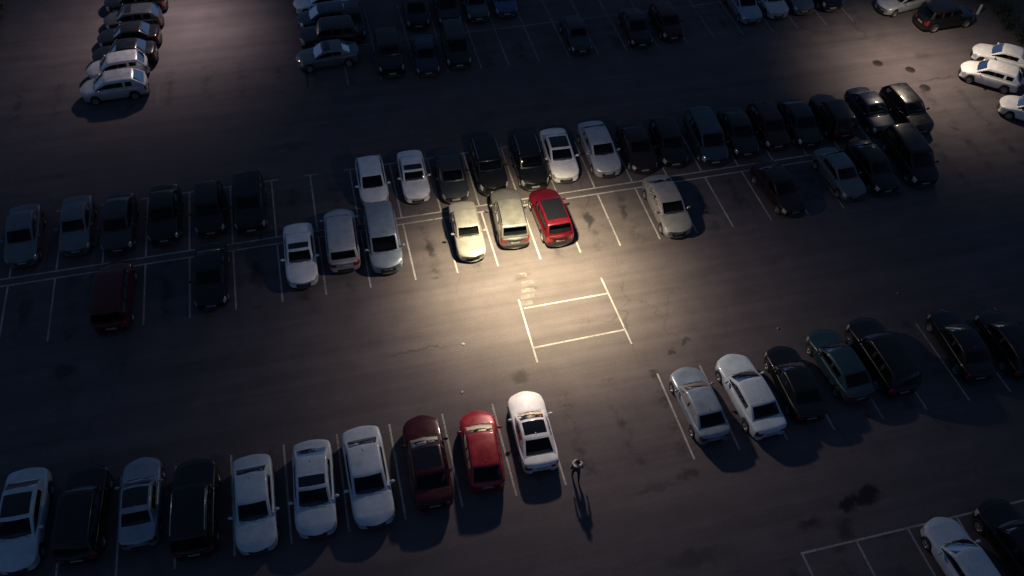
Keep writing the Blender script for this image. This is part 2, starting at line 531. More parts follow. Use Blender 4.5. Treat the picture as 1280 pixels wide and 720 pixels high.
NAMES = {'sedan': 'parked_sedan', 'saloon': 'parked_sedan', 'coupe': 'parked_coupe', 'hatch': 'parked_hatchback', 'wagon': 'parked_estate_car',
         'suv': 'parked_suv', 'van': 'parked_minivan'}
CATS = {'suv': 'suv', 'van': 'minivan'}
NCAR = {}
def car(x, y, heading, k, length, colour, flags, label, group):
    NCAR[k] = NCAR.get(k, 0) + 1
    if k + '_b' in KINDS and NCAR[k] % 3 == 2: k += '_b'
    parts, L = car_proto(k, 'P' in flags, 'S' in flags, 'R' in flags)
    root = empty(NAMES[BASE(k)], (x, y, 0), R(heading))
    s = min(1.10, max(.93, length / L))
    root.scale = (s, 1 + (s - 1) * .5, 1 + (s - 1) * .3)
    tag(root, label, CATS.get(BASE(k), 'car'), group)
    for name, me, is_paint, loc, rz, kids in parts:
        o = obj(name, me, root, loc)
        if rz: o.rotation_euler.z = rz
        if is_paint:
            o.material_slots[0].link = 'OBJECT'
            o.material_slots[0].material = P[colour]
        for kn, km in kids: obj(kn, km, o)
    return root

# ------------------------------------------------------------------ the cars
# x, y, heading (deg), body style, length, paint, flags (P glass roof, S sunroof, R roof rails), label
N, SO = 90, -90
UP = 'cars parked in the upper middle row'
CARS_UP = [
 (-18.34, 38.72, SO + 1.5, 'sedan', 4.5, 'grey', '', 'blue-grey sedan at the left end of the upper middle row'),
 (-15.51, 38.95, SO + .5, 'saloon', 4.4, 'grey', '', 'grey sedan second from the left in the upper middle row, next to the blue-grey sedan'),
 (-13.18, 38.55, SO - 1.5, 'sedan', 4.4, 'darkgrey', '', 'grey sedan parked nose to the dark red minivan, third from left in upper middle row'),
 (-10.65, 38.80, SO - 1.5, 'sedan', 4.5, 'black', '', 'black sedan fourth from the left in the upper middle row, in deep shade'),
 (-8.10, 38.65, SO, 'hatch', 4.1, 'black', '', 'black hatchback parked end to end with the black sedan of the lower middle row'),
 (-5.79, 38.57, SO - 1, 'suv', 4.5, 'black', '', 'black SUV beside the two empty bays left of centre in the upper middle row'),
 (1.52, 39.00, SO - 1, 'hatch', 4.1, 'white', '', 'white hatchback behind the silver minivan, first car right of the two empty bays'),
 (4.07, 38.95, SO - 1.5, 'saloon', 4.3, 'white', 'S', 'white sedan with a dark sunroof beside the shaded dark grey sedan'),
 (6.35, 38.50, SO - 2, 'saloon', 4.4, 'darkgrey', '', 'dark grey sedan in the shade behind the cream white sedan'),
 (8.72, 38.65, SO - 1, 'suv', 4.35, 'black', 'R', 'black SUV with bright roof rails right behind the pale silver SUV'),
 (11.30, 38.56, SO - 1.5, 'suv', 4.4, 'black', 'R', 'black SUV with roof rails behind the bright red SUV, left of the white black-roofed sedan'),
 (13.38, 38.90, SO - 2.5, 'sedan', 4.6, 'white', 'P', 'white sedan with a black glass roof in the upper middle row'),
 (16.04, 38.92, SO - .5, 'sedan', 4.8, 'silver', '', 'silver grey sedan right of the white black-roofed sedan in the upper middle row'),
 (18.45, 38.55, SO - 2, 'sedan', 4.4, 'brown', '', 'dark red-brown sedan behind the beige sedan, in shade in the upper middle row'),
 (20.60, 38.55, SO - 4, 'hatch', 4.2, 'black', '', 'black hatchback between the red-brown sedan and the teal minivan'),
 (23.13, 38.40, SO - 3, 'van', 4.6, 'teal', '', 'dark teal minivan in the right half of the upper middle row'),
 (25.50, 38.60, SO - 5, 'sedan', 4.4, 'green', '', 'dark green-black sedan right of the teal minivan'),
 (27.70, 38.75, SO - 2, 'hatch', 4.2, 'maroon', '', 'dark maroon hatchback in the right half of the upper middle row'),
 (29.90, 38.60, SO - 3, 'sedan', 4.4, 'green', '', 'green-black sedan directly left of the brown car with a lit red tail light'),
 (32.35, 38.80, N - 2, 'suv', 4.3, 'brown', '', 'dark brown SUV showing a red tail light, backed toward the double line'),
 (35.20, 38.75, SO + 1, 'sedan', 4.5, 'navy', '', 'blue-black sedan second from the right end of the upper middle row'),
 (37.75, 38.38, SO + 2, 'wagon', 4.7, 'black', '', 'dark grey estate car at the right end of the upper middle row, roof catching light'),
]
LOW = 'cars parked in the lower middle row'
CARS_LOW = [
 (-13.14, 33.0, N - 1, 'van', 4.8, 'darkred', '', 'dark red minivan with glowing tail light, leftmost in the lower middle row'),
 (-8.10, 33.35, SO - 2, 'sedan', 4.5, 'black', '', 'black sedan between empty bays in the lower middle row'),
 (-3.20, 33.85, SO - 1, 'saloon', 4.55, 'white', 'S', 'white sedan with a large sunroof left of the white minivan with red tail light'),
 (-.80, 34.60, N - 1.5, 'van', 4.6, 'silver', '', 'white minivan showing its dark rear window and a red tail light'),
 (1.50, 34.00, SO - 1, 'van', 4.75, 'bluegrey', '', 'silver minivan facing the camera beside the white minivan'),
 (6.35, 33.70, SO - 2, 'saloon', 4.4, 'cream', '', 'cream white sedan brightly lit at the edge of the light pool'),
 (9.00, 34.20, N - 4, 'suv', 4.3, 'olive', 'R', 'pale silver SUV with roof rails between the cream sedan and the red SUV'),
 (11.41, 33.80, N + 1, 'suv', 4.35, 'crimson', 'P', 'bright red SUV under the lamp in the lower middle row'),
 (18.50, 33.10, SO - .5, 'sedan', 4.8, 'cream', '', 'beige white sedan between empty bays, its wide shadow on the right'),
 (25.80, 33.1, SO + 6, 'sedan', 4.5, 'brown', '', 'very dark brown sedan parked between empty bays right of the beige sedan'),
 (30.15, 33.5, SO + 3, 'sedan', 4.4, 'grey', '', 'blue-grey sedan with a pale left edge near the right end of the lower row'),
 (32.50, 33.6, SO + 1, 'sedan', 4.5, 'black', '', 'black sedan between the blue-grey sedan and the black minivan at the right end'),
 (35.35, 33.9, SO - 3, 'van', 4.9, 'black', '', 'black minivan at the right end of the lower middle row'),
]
BOT = 'cars parked in the bottom row'
CARS_BOT = [
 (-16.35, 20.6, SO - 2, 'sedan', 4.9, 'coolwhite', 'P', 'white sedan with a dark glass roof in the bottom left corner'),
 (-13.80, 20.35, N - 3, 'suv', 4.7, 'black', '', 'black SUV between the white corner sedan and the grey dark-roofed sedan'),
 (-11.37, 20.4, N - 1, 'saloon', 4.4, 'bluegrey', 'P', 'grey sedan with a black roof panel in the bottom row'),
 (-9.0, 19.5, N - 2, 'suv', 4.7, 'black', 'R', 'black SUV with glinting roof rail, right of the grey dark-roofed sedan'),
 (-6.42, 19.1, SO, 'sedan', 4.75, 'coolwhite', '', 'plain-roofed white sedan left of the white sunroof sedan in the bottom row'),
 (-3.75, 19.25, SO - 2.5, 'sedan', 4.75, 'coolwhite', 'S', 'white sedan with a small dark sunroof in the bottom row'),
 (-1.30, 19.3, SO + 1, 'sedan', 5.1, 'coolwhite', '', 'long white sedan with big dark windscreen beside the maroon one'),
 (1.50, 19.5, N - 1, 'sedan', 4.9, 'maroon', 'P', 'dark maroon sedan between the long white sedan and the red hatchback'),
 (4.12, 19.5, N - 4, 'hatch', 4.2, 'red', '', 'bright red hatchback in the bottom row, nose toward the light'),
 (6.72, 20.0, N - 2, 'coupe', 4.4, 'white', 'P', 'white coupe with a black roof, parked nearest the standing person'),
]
BRT = 'cars parked in the bottom right row'
CARS_BRT = [
 (15.15, 19.6, N + 1, 'sedan', 4.3, 'bluegrey', '', 'blue-grey sedan at the left end of the bottom right row'),
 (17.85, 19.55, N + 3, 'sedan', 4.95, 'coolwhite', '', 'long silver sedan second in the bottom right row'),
 (20.39, 19.7, N - 2, 'sedan', 4.5, 'black', '', 'black sedan between the long silver sedan and the teal sedan'),
 (23.15, 20.2, N + 3, 'sedan', 4.5, 'teal', '', 'dark teal sedan with a bright edge along its left side'),
 (25.55, 20.2, N + 1, 'suv', 4.85, 'black', '', 'big black SUV right of the dark teal sedan'),
 (30.1, 20.0, N - 4, 'sedan', 4.6, 'black', '', 'black sedan just right of the unoccupied bays in the bottom right row'),
 (32.65, 19.5, N - 3, 'hatch', 4.35, 'black', '', 'black hatchback with a lit left headlight at the right photo edge'),
]
CORN = 'cars parked in the bottom right corner'
CARS_CORN = [
 (23.45, 9.15, N + 3, 'wagon', 4.7, 'coolwhite', '', 'white estate car in the bottom right corner beside empty bays'),
 (26.3, 9.4, N + 5, 'suv', 4.6, 'black', '', 'black SUV with glinting headlight in the bottom right corner'),
]
FAR = 'cars parked in the far double row'
CARS_FAR = [
 (4.45, 51.7, SO - 2, 'suv', 4.2, 'black', '', 'black SUV nearest the sideways column in the far double row'),
 (6.95, 51.2, SO - 3, 'saloon', 4.3, 'navy', '', 'dark navy sedan with a paler bonnet in the far double row'),
 (9.25, 51.7, SO - 3, 'van', 4.4, 'green', '', 'dark greenish minivan at the left of the three empty far bays'),
 (18.2, 51.5, SO - 1, 'saloon', 4.2, 'darkgrey', '', 'dark grey sedan alone right of the empty bays in the far double row'),
 (22.8, 51.4, SO - 3, 'sedan', 4.3, 'black', '', 'black sedan in the far double row, left of the dark maroon hatchback'),
 (25.3, 51.6, SO, 'hatch', 4.0, 'maroon', '', 'dark maroon hatchback at the right end of the far dark row'),
 (2.4, 56.5, SO - 2, 'sedan', 4.4, 'black', '', 'black sedan cut off by the top edge behind the black far SUV'),
 (7.2, 56.9, SO - 2, 'hatch', 4.1, 'black', '', 'black hatchback cut off by the top edge behind the greenish minivan'),
 (9.6, 57.0, SO - 2, 'sedan', 4.4, 'green', '', 'green-black sedan cut off by the top edge, left of the teal one'),
 (11.8, 57.1, SO - 2, 'sedan', 4.4, 'teal', '', 'teal sedan nose cut off by the top edge, left of the blue one'),
 (14.0, 57.2, SO - 2, 'hatch', 4.2, 'blue', '', 'blue hatchback nose at the top edge above the empty far bays'),
 (32.0, 52.8, SO - 1, 'wagon', 4.6, 'bluegrey', '', 'blue estate car with lit front, leftmost of four at the top edge'),
 (34.3, 53.0, SO - 1, 'sedan', 4.5, 'silver', '', 'silver sedan front at the top edge, right of the blue estate car'),
 (36.5, 53.0, SO - 1, 'hatch', 4.3, 'grey', '', 'grey hatchback front, third of four at the top edge'),
 (38.9, 53.1, SO - 1, 'suv', 4.5, 'black', '', 'black SUV front, rightmost of four at the top edge'),
]
COLA = 'cars parked sideways in the top left column'
CARS_COLA = [
 (-14.1, 51.8, 182, 'hatch', 4.4, 'silver', '', 'white hatchback nearest the camera in the top left column, dark side in shadow'),
 (-14.0, 54.0, 184, 'hatch', 4.1, 'silver', '', 'white hatchback second from the front of the top left column'),
 (-13.6, 55.6, 178, 'sedan', 4.4, 'black', '', 'black sedan right behind the two white hatchbacks'),
 (-13.4, 57.7, 177, 'sedan', 4.4, 'black', '', 'black sedan in the middle of the top left column, second behind the white hatchbacks'),
 (-13.2, 59.9, 178, 'hatch', 4.2, 'darkgrey', 'S', 'dark grey hatchback with light catching its sunroof in the top left column'),
 (-13.1, 62.1, 176, 'suv', 4.5, 'black', '', 'black SUV near the top edge of the top left column'),
 (-13.0, 64.4, 178, 'sedan', 4.4, 'maroon', '', 'maroon sedan cut off by the top edge in the top left column'),
]
COLB = 'cars parked sideways in the top centre column'
CARS_COLB = [
 (.2, 52.5, 182, 'sedan', 4.5, 'grey', 'S', 'grey sedan with lit nose, nearest in the top centre column'),
 (.5, 54.9, 180, 'suv', 4.4, 'darkgrey', '', 'dark grey SUV second in the top centre column'),
 (.5, 57.2, 181, 'hatch', 4.3, 'teal', '', 'dark teal hatchback third in the top centre column'),
 (.5, 59.5, 181, 'sedan', 4.4, 'white', 'P', 'white sedan with blue-dark roof near the top of the centre column'),
 (.7, 61.9, 180, 'sedan', 4.4, 'blue', '', 'blue sedan at the top edge of the centre column'),
]
EDGE = 'cars parked by the right hand boundary'
CARS_EDGE = [
 (44.6, 50.6, 190, 'sedan', 4.6, 'silver', '', 'silver sedan at the top edge, its bonnet turned toward the lane'),
 (46.6, 47.9, 2, 'suv', 4.6, 'black', '', 'dark blue-black SUV with a red tail light next to the boundary hedge'),
 (45.7, 40.6, 138, 'hatch', 4.2, 'white', '', 'white hatchback fully visible at the right edge, black rear window'),
 (47.9, 42.3, 138, 'sedan', 4.4, 'white', '', 'white sedan partly hidden behind the fully visible white hatchback'),
 (46.1, 36.4, 138, 'hatch', 4.3, 'white', 'P', 'white car with black roof cut off by the right photo edge'),
]
for rows, grp in ((CARS_UP, UP), (CARS_LOW, LOW), (CARS_BOT, BOT), (CARS_BRT, BRT), (CARS_CORN, CORN), (CARS_FAR, FAR),
                  (CARS_COLA, COLA), (CARS_COLB, COLB), (CARS_EDGE, EDGE)):
    for (x, y, a, k, ln, c, fl, lab) in rows:
        car(x, y, a, k, ln, c, fl, lab, grp)


# ---------------------------------------------------------------- the ground
def ground_material():
    m, nt, b = new_mat('asphalt')
    pos = position(nt)
    big = noise(nt, 0.045, 5, 0.6, pos)
    mid = noise(nt, 0.6, 6, 0.62, pos)
    fine = noise(nt, 14.0, 4, 0.7, pos)
    col = ramp(nt, big, [(0.3, (0.085, 0.073, 0.079)), (0.7, (0.112, 0.096, 0.102))])
    col = mixc(nt, 'MULTIPLY', 1.0, col, ramp(nt, mid, [(0.25, 0.80), (0.75, 1.16)]))
    col = mixc(nt, 'MULTIPLY', 1.0, col, ramp(nt, fine, [(0.25, 0.72), (0.75, 1.25)]))
    # long faint streaks along the driving lanes
    mp = nt.nodes.new('ShaderNodeMapping'); mp.inputs['Scale'].default_value = (0.05, 1.3, 1)
    nt.links.new(pos, mp.inputs['Vector'])
    col = mixc(nt, 'MULTIPLY', 1.0, col, ramp(nt, noise(nt, 1.0, 4, 0.6, mp.outputs[0]), [(0.3, 0.80), (0.65, 1.10)]))
    # cracks
    vo = nt.nodes.new('ShaderNodeTexVoronoi'); vo.feature = 'DISTANCE_TO_EDGE'; vo.inputs['Scale'].default_value = 0.13
    wob = nt.nodes.new('ShaderNodeTexNoise'); wob.inputs['Scale'].default_value = 0.7; wob.inputs['Detail'].default_value = 5
    nt.links.new(pos, wob.inputs['Vector'])
    v1 = nt.nodes.new('ShaderNodeVectorMath'); v1.operation = 'MULTIPLY_ADD'
    nt.links.new(wob.outputs['Color'], v1.inputs[0]); v1.inputs[1].default_value = (2.4, 2.4, 0); nt.links.new(pos, v1.inputs[2])
    nt.links.new(v1.outputs[0], vo.inputs['Vector'])
    crack = ramp(nt, vo.outputs['Distance'], [(0.0, 0.70), (0.006, 1.0)])
    crack = mixc(nt, 'MIX', ramp(nt, noise(nt, 0.09, 2, 0.5, pos), [(0.48, 0.0), (0.62, 1.0)]), (1, 1, 1), crack)
    col = mixc(nt, 'MULTIPLY', 1.0, col, crack)
    # oil drips down the middle of every bay
    sp = nt.nodes.new('ShaderNodeSeparateXYZ'); nt.links.new(pos, sp.inputs[0])
    fx = math_n(nt, 'ABSOLUTE', math_n(nt, 'SUBTRACT', math_n(nt, 'FRACT', math_n(nt, 'DIVIDE', math_n(nt, 'SUBTRACT', sp.outputs['X'], 0.32), 2.445)), 0.5))
    inbay = ramp(nt, fx, [(0.02, 1.0), (0.22, 0.0)])
    rows = None
    for y0, y1 in ((17.2, 22.4), (30.9, 35.6), (36.2, 41.0), (49.6, 54.0), (6.0, 11.5)):
        r_ = math_n(nt, 'MULTIPLY', math_n(nt, 'GREATER_THAN', sp.outputs['Y'], y0), math_n(nt, 'LESS_THAN', sp.outputs['Y'], y1))
        rows = r_ if rows is None else math_n(nt, 'ADD', rows, r_)
    drip = math_n(nt, 'MULTIPLY', math_n(nt, 'MULTIPLY', inbay, rows), ramp(nt, noise(nt, 1.1, 6, 0.7, pos), [(0.46, 0.0), (0.66, 0.75)]))
    col = mixc(nt, 'MIX', drip, col, (0.022, 0.019, 0.020))
    # oil drips and damp patches: (x, y, rx, ry, strength)
    warp = nt.nodes.new('ShaderNodeTexNoise'); warp.inputs['Scale'].default_value = 1.8; warp.inputs['Detail'].default_value = 5
    nt.links.new(pos, warp.inputs['Vector'])
    vw = nt.nodes.new('ShaderNodeVectorMath'); vw.operation = 'MULTIPLY_ADD'
    nt.links.new(warp.outputs['Color'], vw.inputs[0]); vw.inputs[1].default_value = (1.0, 1.0, 0); nt.links.new(pos, vw.inputs[2])
    sh = nt.nodes.new('ShaderNodeVectorMath'); sh.operation = 'SUBTRACT'
    nt.links.new(vw.outputs[0], sh.inputs[0]); sh.inputs[1].default_value = (0.5, 0.5, 0)
    wet = None
    for (x, y, rx, ry, s) in STAINS:
        mpn = nt.nodes.new('ShaderNodeMapping'); mpn.vector_type = 'POINT'
        mpn.inputs['Location'].default_value = (-x / rx, -y / ry, 0)
        mpn.inputs['Scale'].default_value = (1 / rx, 1 / ry, 0)
        nt.links.new(sh.outputs[0], mpn.inputs['Vector'])
        ln = nt.nodes.new('ShaderNodeVectorMath'); ln.operation = 'LENGTH'
        nt.links.new(mpn.outputs[0], ln.inputs[0])
        mr = nt.nodes.new('ShaderNodeMapRange'); mr.interpolation_type = 'SMOOTHSTEP'
        mr.inputs['From Min'].default_value = 0.35; mr.inputs['From Max'].default_value = 1.25
        mr.inputs['To Min'].default_value = s; mr.inputs['To Max'].default_value = 0.0
        nt.links.new(ln.outputs['Value'], mr.inputs['Value'])
        wet = mr.outputs[0] if wet is None else math_n(nt, 'MAXIMUM', wet, mr.outputs[0])
    col = mixc(nt, 'MIX', wet, col, (0.010, 0.009, 0.010))
    nt.links.new(col, b.inputs['Base Color'])
    rg = math_n(nt, 'MULTIPLY_ADD', wet, -0.15, ramp(nt, mid, [(0.3, 0.80), (0.7, 0.95)]))
    nt.links.new(rg, b.inputs['Roughness'])
    b.inputs['Specular IOR Level'].default_value = 0.3
    bp = nt.nodes.new('ShaderNodeBump'); bp.inputs['Strength'].default_value = 0.5; bp.inputs['Distance'].default_value = 0.01
    nt.links.new(fine, bp.inputs['Height']); nt.links.new(bp.outputs[0], b.inputs['Normal'])
    return m

STAINS = [(13.75, 33.4, .28, .75, .75), (16.0, 33.7, .25, .6, .6), (4.05, 33.3, .25, .8, .7), (7.0, 23.5, .55, .45, .6),
          (15.2, 23.3, .22, .22, .7), (16.2, 23.75, .2, .2, .6), (-15.5, 28.9, .7, .5, .6),
          (20.2, 13.2, .55, .42, .95), (20.8, 13.3, .8, .36, .95), (21.4, 13.45, .65, .45, .95), (18.0, 12.7, .7, .35, .7), (19.4, 12.1, .5, .6, .7),
          (13.5, 16.4, .6, .25, .6), (11.6, 16.0, 1.4, .22, .35), (8.75, 30.0, .5, .18, .4), (9.1, 29.2, .45, .2, .4),
          (12.2, 12.4, 1.4, .5, .4), (-10.6, 33.3, .35, .9, .5), (-5.7, 33.3, .5, 1.1, .5), (-17.9, 33.6, .4, 1.0, .5),
          (3.9, 51.5, .3, .8, .5), (14.0, 51.5, .3, .8, .5), (30.0, 51.4, .3, .8, .5), (21.0, 33.2, .3, .8, .45), (23.3, 33.2, .3, .8, .45),
          (42.5, 41.7, 1.5, .12, .45), (43.0, 44.5, .8, .5, .3), (2.2, 26.3, 2.0, .10, .4), (-3.0, 44.0, 1.6, .4, .3), (18.3, 9.6, .3, .7, .5)]

bm = bmesh.new()
S = 260
vs = [bm.verts.new(c) for c in ((-S, -S, 0), (S, -S, 0), (S, S, 0), (-S, S, 0))]
bm.faces.new(vs)
g = obj('ground', mesh_from(bm, 'ground', [ground_material()]))
tag(g, kind='structure')

# -------------------------------------------------------------- bay markings
def marking_material():
    m, nt, b = new_mat('worn_white_line_paint')
    pos = position(nt)
    col = ramp(nt, noise(nt, 3.0, 5, 0.7, pos), [(0.3, (0.30, 0.29, 0.28)), (0.7, (0.46, 0.45, 0.43))])
    nt.links.new(col, b.inputs['Base Color']); b.inputs['Roughness'].default_value = 0.8
    wear = ramp(nt, noise(nt, 5.0, 6, 0.75, pos), [(0.33, 0.30), (0.46, 1.0)])
    broad = ramp(nt, noise(nt, 0.35, 3, 0.6, pos), [(0.30, 0.45), (0.6, 1.0)])
    a = mixc(nt, 'MULTIPLY', 1.0, wear, broad)
    sp = nt.nodes.new('ShaderNodeSeparateXYZ'); nt.links.new(pos, sp.inputs[0])
    far_fade = nt.nodes.new('ShaderNodeMapRange')         # lines get fainter toward the far rows
    far_fade.inputs['From Min'].default_value = 44; far_fade.inputs['From Max'].default_value = 50
    far_fade.inputs['To Min'].default_value = 1.0; far_fade.inputs['To Max'].default_value = 0.55
    nt.links.new(sp.outputs['Y'], far_fade.inputs['Value'])
    a = math_n(nt, 'MULTIPLY', a, far_fade.outputs[0])
    nt.links.new(a, b.inputs['Alpha'])
    return m
MARK = marking_material()
bm = bmesh.new()
def strip(x0, y0, x1, y1, w=.095, z=.004):
    a, b = Vector((x0, y0, z)), Vector((x1, y1, z))
    d = (b - a); n = Vector((-d.y, d.x, 0)).normalized() * w / 2
    bm.faces.new([bm.verts.new(v) for v in (a - n, b - n, b + n, a + n)])
MID = [-21.5, -19.05, -16.6, -14.14, -11.8, -9.4, -6.98, -4.5, -2.13, .32, 2.85, 5.25, 7.6, 10.1, 12.5, 14.94, 17.4, 19.75, 22.06, 24.57, 27.0, 29.4]
strip(-24, 36.09, 37.6, 36.09); strip(-24, 35.56, 37.6, 35.56)
for x in MID:
    strip(x, 35.50, x + .02, 31.1)
    if x < 12: strip(x, 36.15, x, 40.95); strip(x - .42, 41.0, x + .42, 41.0, z=.008)
    else: strip(x, 36.15, x, 40.6)
for x in (31.8, 34.2, 36.6): strip(x, 36.15, x, 40.6)
strip(8.16, 28.45, 8.10, 24.15); strip(13.1, 29.0, 13.3, 24.2)
strip(8.30, 27.79, 13.1, 27.80, z=.008); strip(8.16, 25.1, 13.28, 25.18, z=.008)
for x in (-17.4, -14.96, -12.48, -10.04, -7.5, -5.04, -2.5, .06, 2.69, 5.24, 7.63): strip(x, 22.2, x, 17.1)
for x in (13.98, 16.33, 18.85, 21.4, 24.1, 26.55, 29.0, 31.4, 33.9): strip(x, 22.1, x + .05, 17.0)
strip(16.95, 11.52, 36.0, 11.50)
for x in (17.0, 19.68, 22.28, 24.8, 27.45, 30.0, 32.5): strip(x, 11.46, x + .03, 6.4)
strip(0.8, 54.2, 40.5, 54.2)
for x in (1.25, 3.55, 6.1, 8.3, 10.7, 12.7, 14.94, 17.2, 19.4, 21.6, 24.0, 26.3, 28.55, 30.85, 33.27, 35.35, 37.72, 40.0):
    strip(x, 54.14, x, 49.6); strip(x, 54.26, x, 58.9)
mk = obj('parking_markings', mesh_from(bm, 'parking_markings', [MARK]))
tag(mk, kind='structure')

# faded word stencil beside the marked box, scrubbed to a smear
def smear_material():
    m, nt, b = new_mat('scrubbed_paint')
    pos = position(nt)
    b.inputs['Base Color'].default_value = (0.30, 0.29, 0.27, 1); b.inputs['Roughness'].default_value = 0.85
    nt.links.new(ramp(nt, noise(nt, 2.6, 6, 0.75, pos), [(0.42, 0.05), (0.66, 0.5)]), b.inputs['Alpha'])
    return m
bm = bmesh.new()
for (x0, y0, x1, y1) in ((8.45, 29.02, 9.25, 28.98), (8.20, 28.16, 8.90, 28.10), (8.5, 30.2, 9.05, 30.12), (8.3, 28.55, 9.1, 28.62), (8.6, 29.5, 9.3, 29.6)):
    strip(x0, y0, x1, y1, .30)
ws = obj('worn_stencil', mesh_from(bm, 'worn_stencil', [smear_material()])); tag(ws, kind='structure')

# two thin dark strips laid flat on the asphalt
bm = bmesh.new()
strip(-11.5, 53.4, -11.46, 50.3, .16, .003); strip(-1.4, 52.0, -1.5, 49.9, .16, .003)
tr = obj('dark_strips', mesh_from(bm, 'dark_strips', [simple('dark_strip', (0.010, 0.009, 0.010), 0.6)]))
tag(tr, kind='structure')

# ------------------------------------------------------- verge, hedges, posts
def leaf_mat(name, a, b_):
    m, nt, b = new_mat(name)
    f = ramp(nt, noise(nt, 3.0, 4, 0.7, position(nt)), [(0.3, a), (0.7, b_)])
    nt.links.new(f, b.inputs['Base Color']); b.inputs['Roughness'].default_value = 0.75
    return m
LEAF = leaf_mat('hedge_leaves', (0.050, 0.040, 0.026), (0.115, 0.090, 0.060))
DLEAF = leaf_mat('dark_hedge_leaves', (0.012, 0.016, 0.010), (0.035, 0.040, 0.022))
BARK = simple('bark', (0.06, 0.045, 0.035), 0.9)
def bush(name, x, y, rx, ry, h, n, mat, label, group, seed):
    rnd = random.Random(seed)
    root = empty(name, (x, y, 0)); tag(root, label, 'bush', group)
    bm = bmesh.new()
    for i in range(5):
        a = rnd.uniform(0, 6.28)
        add_tube(bm, [(0, 0, 0), (.25 * math.cos(a) * rx, .25 * math.sin(a) * ry, h * .4), (.6 * math.cos(a) * rx, .6 * math.sin(a) * ry, h * .8)], [.035, .025, .01], 5)
    obj('stem', mesh_from(bm, 'stem', [BARK]), root)
    bm = bmesh.new()
    clumps = [(rnd.uniform(-.7, .7) * rx, rnd.uniform(-.7, .7) * ry, h * rnd.uniform(.35, .75), rnd.uniform(.35, .6)) for _ in range(14)]
    for i in range(n):
        cx, cy, cz, cr = rnd.choice(clumps)
        d = Vector((rnd.gauss(0, 1), rnd.gauss(0, 1), rnd.gauss(0, 1))).normalized() * cr * rnd.random() ** .4
        c = Vector((cx, cy, cz)) + Vector((d.x * rx, d.y * ry * .7, d.z * h * .75))
        c.z = max(.05, c.z)
        u = Vector((rnd.gauss(0, 1), rnd.gauss(0, 1), rnd.gauss(0, .6))).normalized()
        v = u.cross(Vector((rnd.gauss(0, 1), rnd.gauss(0, 1), rnd.gauss(0, 1)))).normalized()
        l = rnd.uniform(.05, .10)
        bm.faces.new([bm.verts.new(c + q) for q in (-u * l, v * l * .5, u * l, -v * l * .5)])
    obj('foliage', mesh_from(bm, 'foliage', [mat]), root)
    return root
VERGE = leaf_mat('dry_grass', (0.040, 0.036, 0.022), (0.080, 0.068, 0.045))
def verge(name, x0, x1, y0, y1, seed):
    rnd = random.Random(seed); bm = bmesh.new()
    n = int((y1 - y0) / .5); q = []
    for i in range(n + 1):
        y = lerp(y0, y1, i / n)
        q.append([bm.verts.new((x + (rnd.uniform(-.08, .08) if k in (0, 4) else 0), y, (.012, .10, .13, .10, .012)[k])) for k, x in enumerate((x0, lerp(x0, x1, .04), (x0 + x1) / 2, lerp(x0, x1, .96), x1))])
    for i in range(n):
        for k in range(4): bm.faces.new((q[i][k], q[i][k + 1], q[i + 1][k + 1], q[i + 1][k]))
    o = obj(name, mesh_from(bm, name, [VERGE])); tag(o, kind='structure')
verge('grass_verge', -28, -22.9, 52, 74, 1)
verge('far_verge', 51.2, 58, 36, 66, 2)
for i in range(7):
    lab = 'brown untrimmed bush on the verge at the top left corner of the photo'
    bush('verge_bush', -23.6 + .3 * math.sin(i * 2.1), 55.5 + i * 1.9, .95, 1.15, 1.25, 900, LEAF, lab, 'bushes along the left verge', 20 + i)
for i in range(9):
    lab = 'dark bush in the hedge along the right hand boundary, top right corner'
    bush('hedge_bush', 51.6 + .25 * math.sin(i * 1.7), 41.2 + i * 1.75, .9, 1.1, 1.2, 800, DLEAF, lab, 'bushes in the right boundary hedge', 50 + i)

# white marker post at the hedge
WPOST = simple('weathered_white_post', (0.62, 0.60, 0.56), 0.6)
post = empty('bollard', (50.15, 48.55, 0)); tag(post, 'short white bollard standing against the dark hedge at top right', 'bollard')
bm = bmesh.new(); add_lathe(bm, [(.10, 0), (.10, .72), (.085, .80), (.05, .84), (.001, .85)], 16, axis='Z')
obj('shaft', mesh_from(bm, 'shaft', [WPOST]), post)
bm = bmesh.new(); add_lathe(bm, [(.001, .0), (.16, .0), (.16, .03), (.10, .045)], 16, axis='Z')
obj('base', mesh_from(bm, 'base', [simple('cast_base', (.08, .08, .08), .6)]), post)

# round iron covers in the lane at upper right
IRON = simple('cast_iron', (0.016, 0.013, 0.012), 0.6, 0.4)
RIMC = simple('cover_frame', (0.035, 0.030, 0.028), 0.8)
for (x, y, r, lab) in ((39.1, 44.3, .34, 'dark round cover in the lane, leftmost of three in the upper right'),
                       (41.05, 43.1, .33, 'dark round cover in the lane, middle one of three and the most worn'),
                       (40.95, 40.95, .36, 'dark round cover in the lane nearest the dark grey estate car')):
    t = empty('manhole_cover', (x, y, 0)); tag(t, lab, 'manhole cover', 'round covers in the upper right lane')
    bm = bmesh.new()
    add_lathe(bm, [(.001, .012), (r * .92, .012), (r * .94, .008)], 28, axis='Z')
    for k in range(-3, 4):
        hw = math.sqrt(max(0, (r * .85) ** 2 - (k * r * .24) ** 2))
        add_box(bm, 0, k * r * .24, .0145, hw * 2, .025, .005)
    obj('lid', mesh_from(bm, 'lid', [IRON]), t)
    bm = bmesh.new(); add_lathe(bm, [(r * .95, .002), (r * .95, .014), (r * 1.12, .014), (r * 1.14, .002)], 28, axis='Z')
    obj('frame', mesh_from(bm, 'frame', [RIMC]), t)

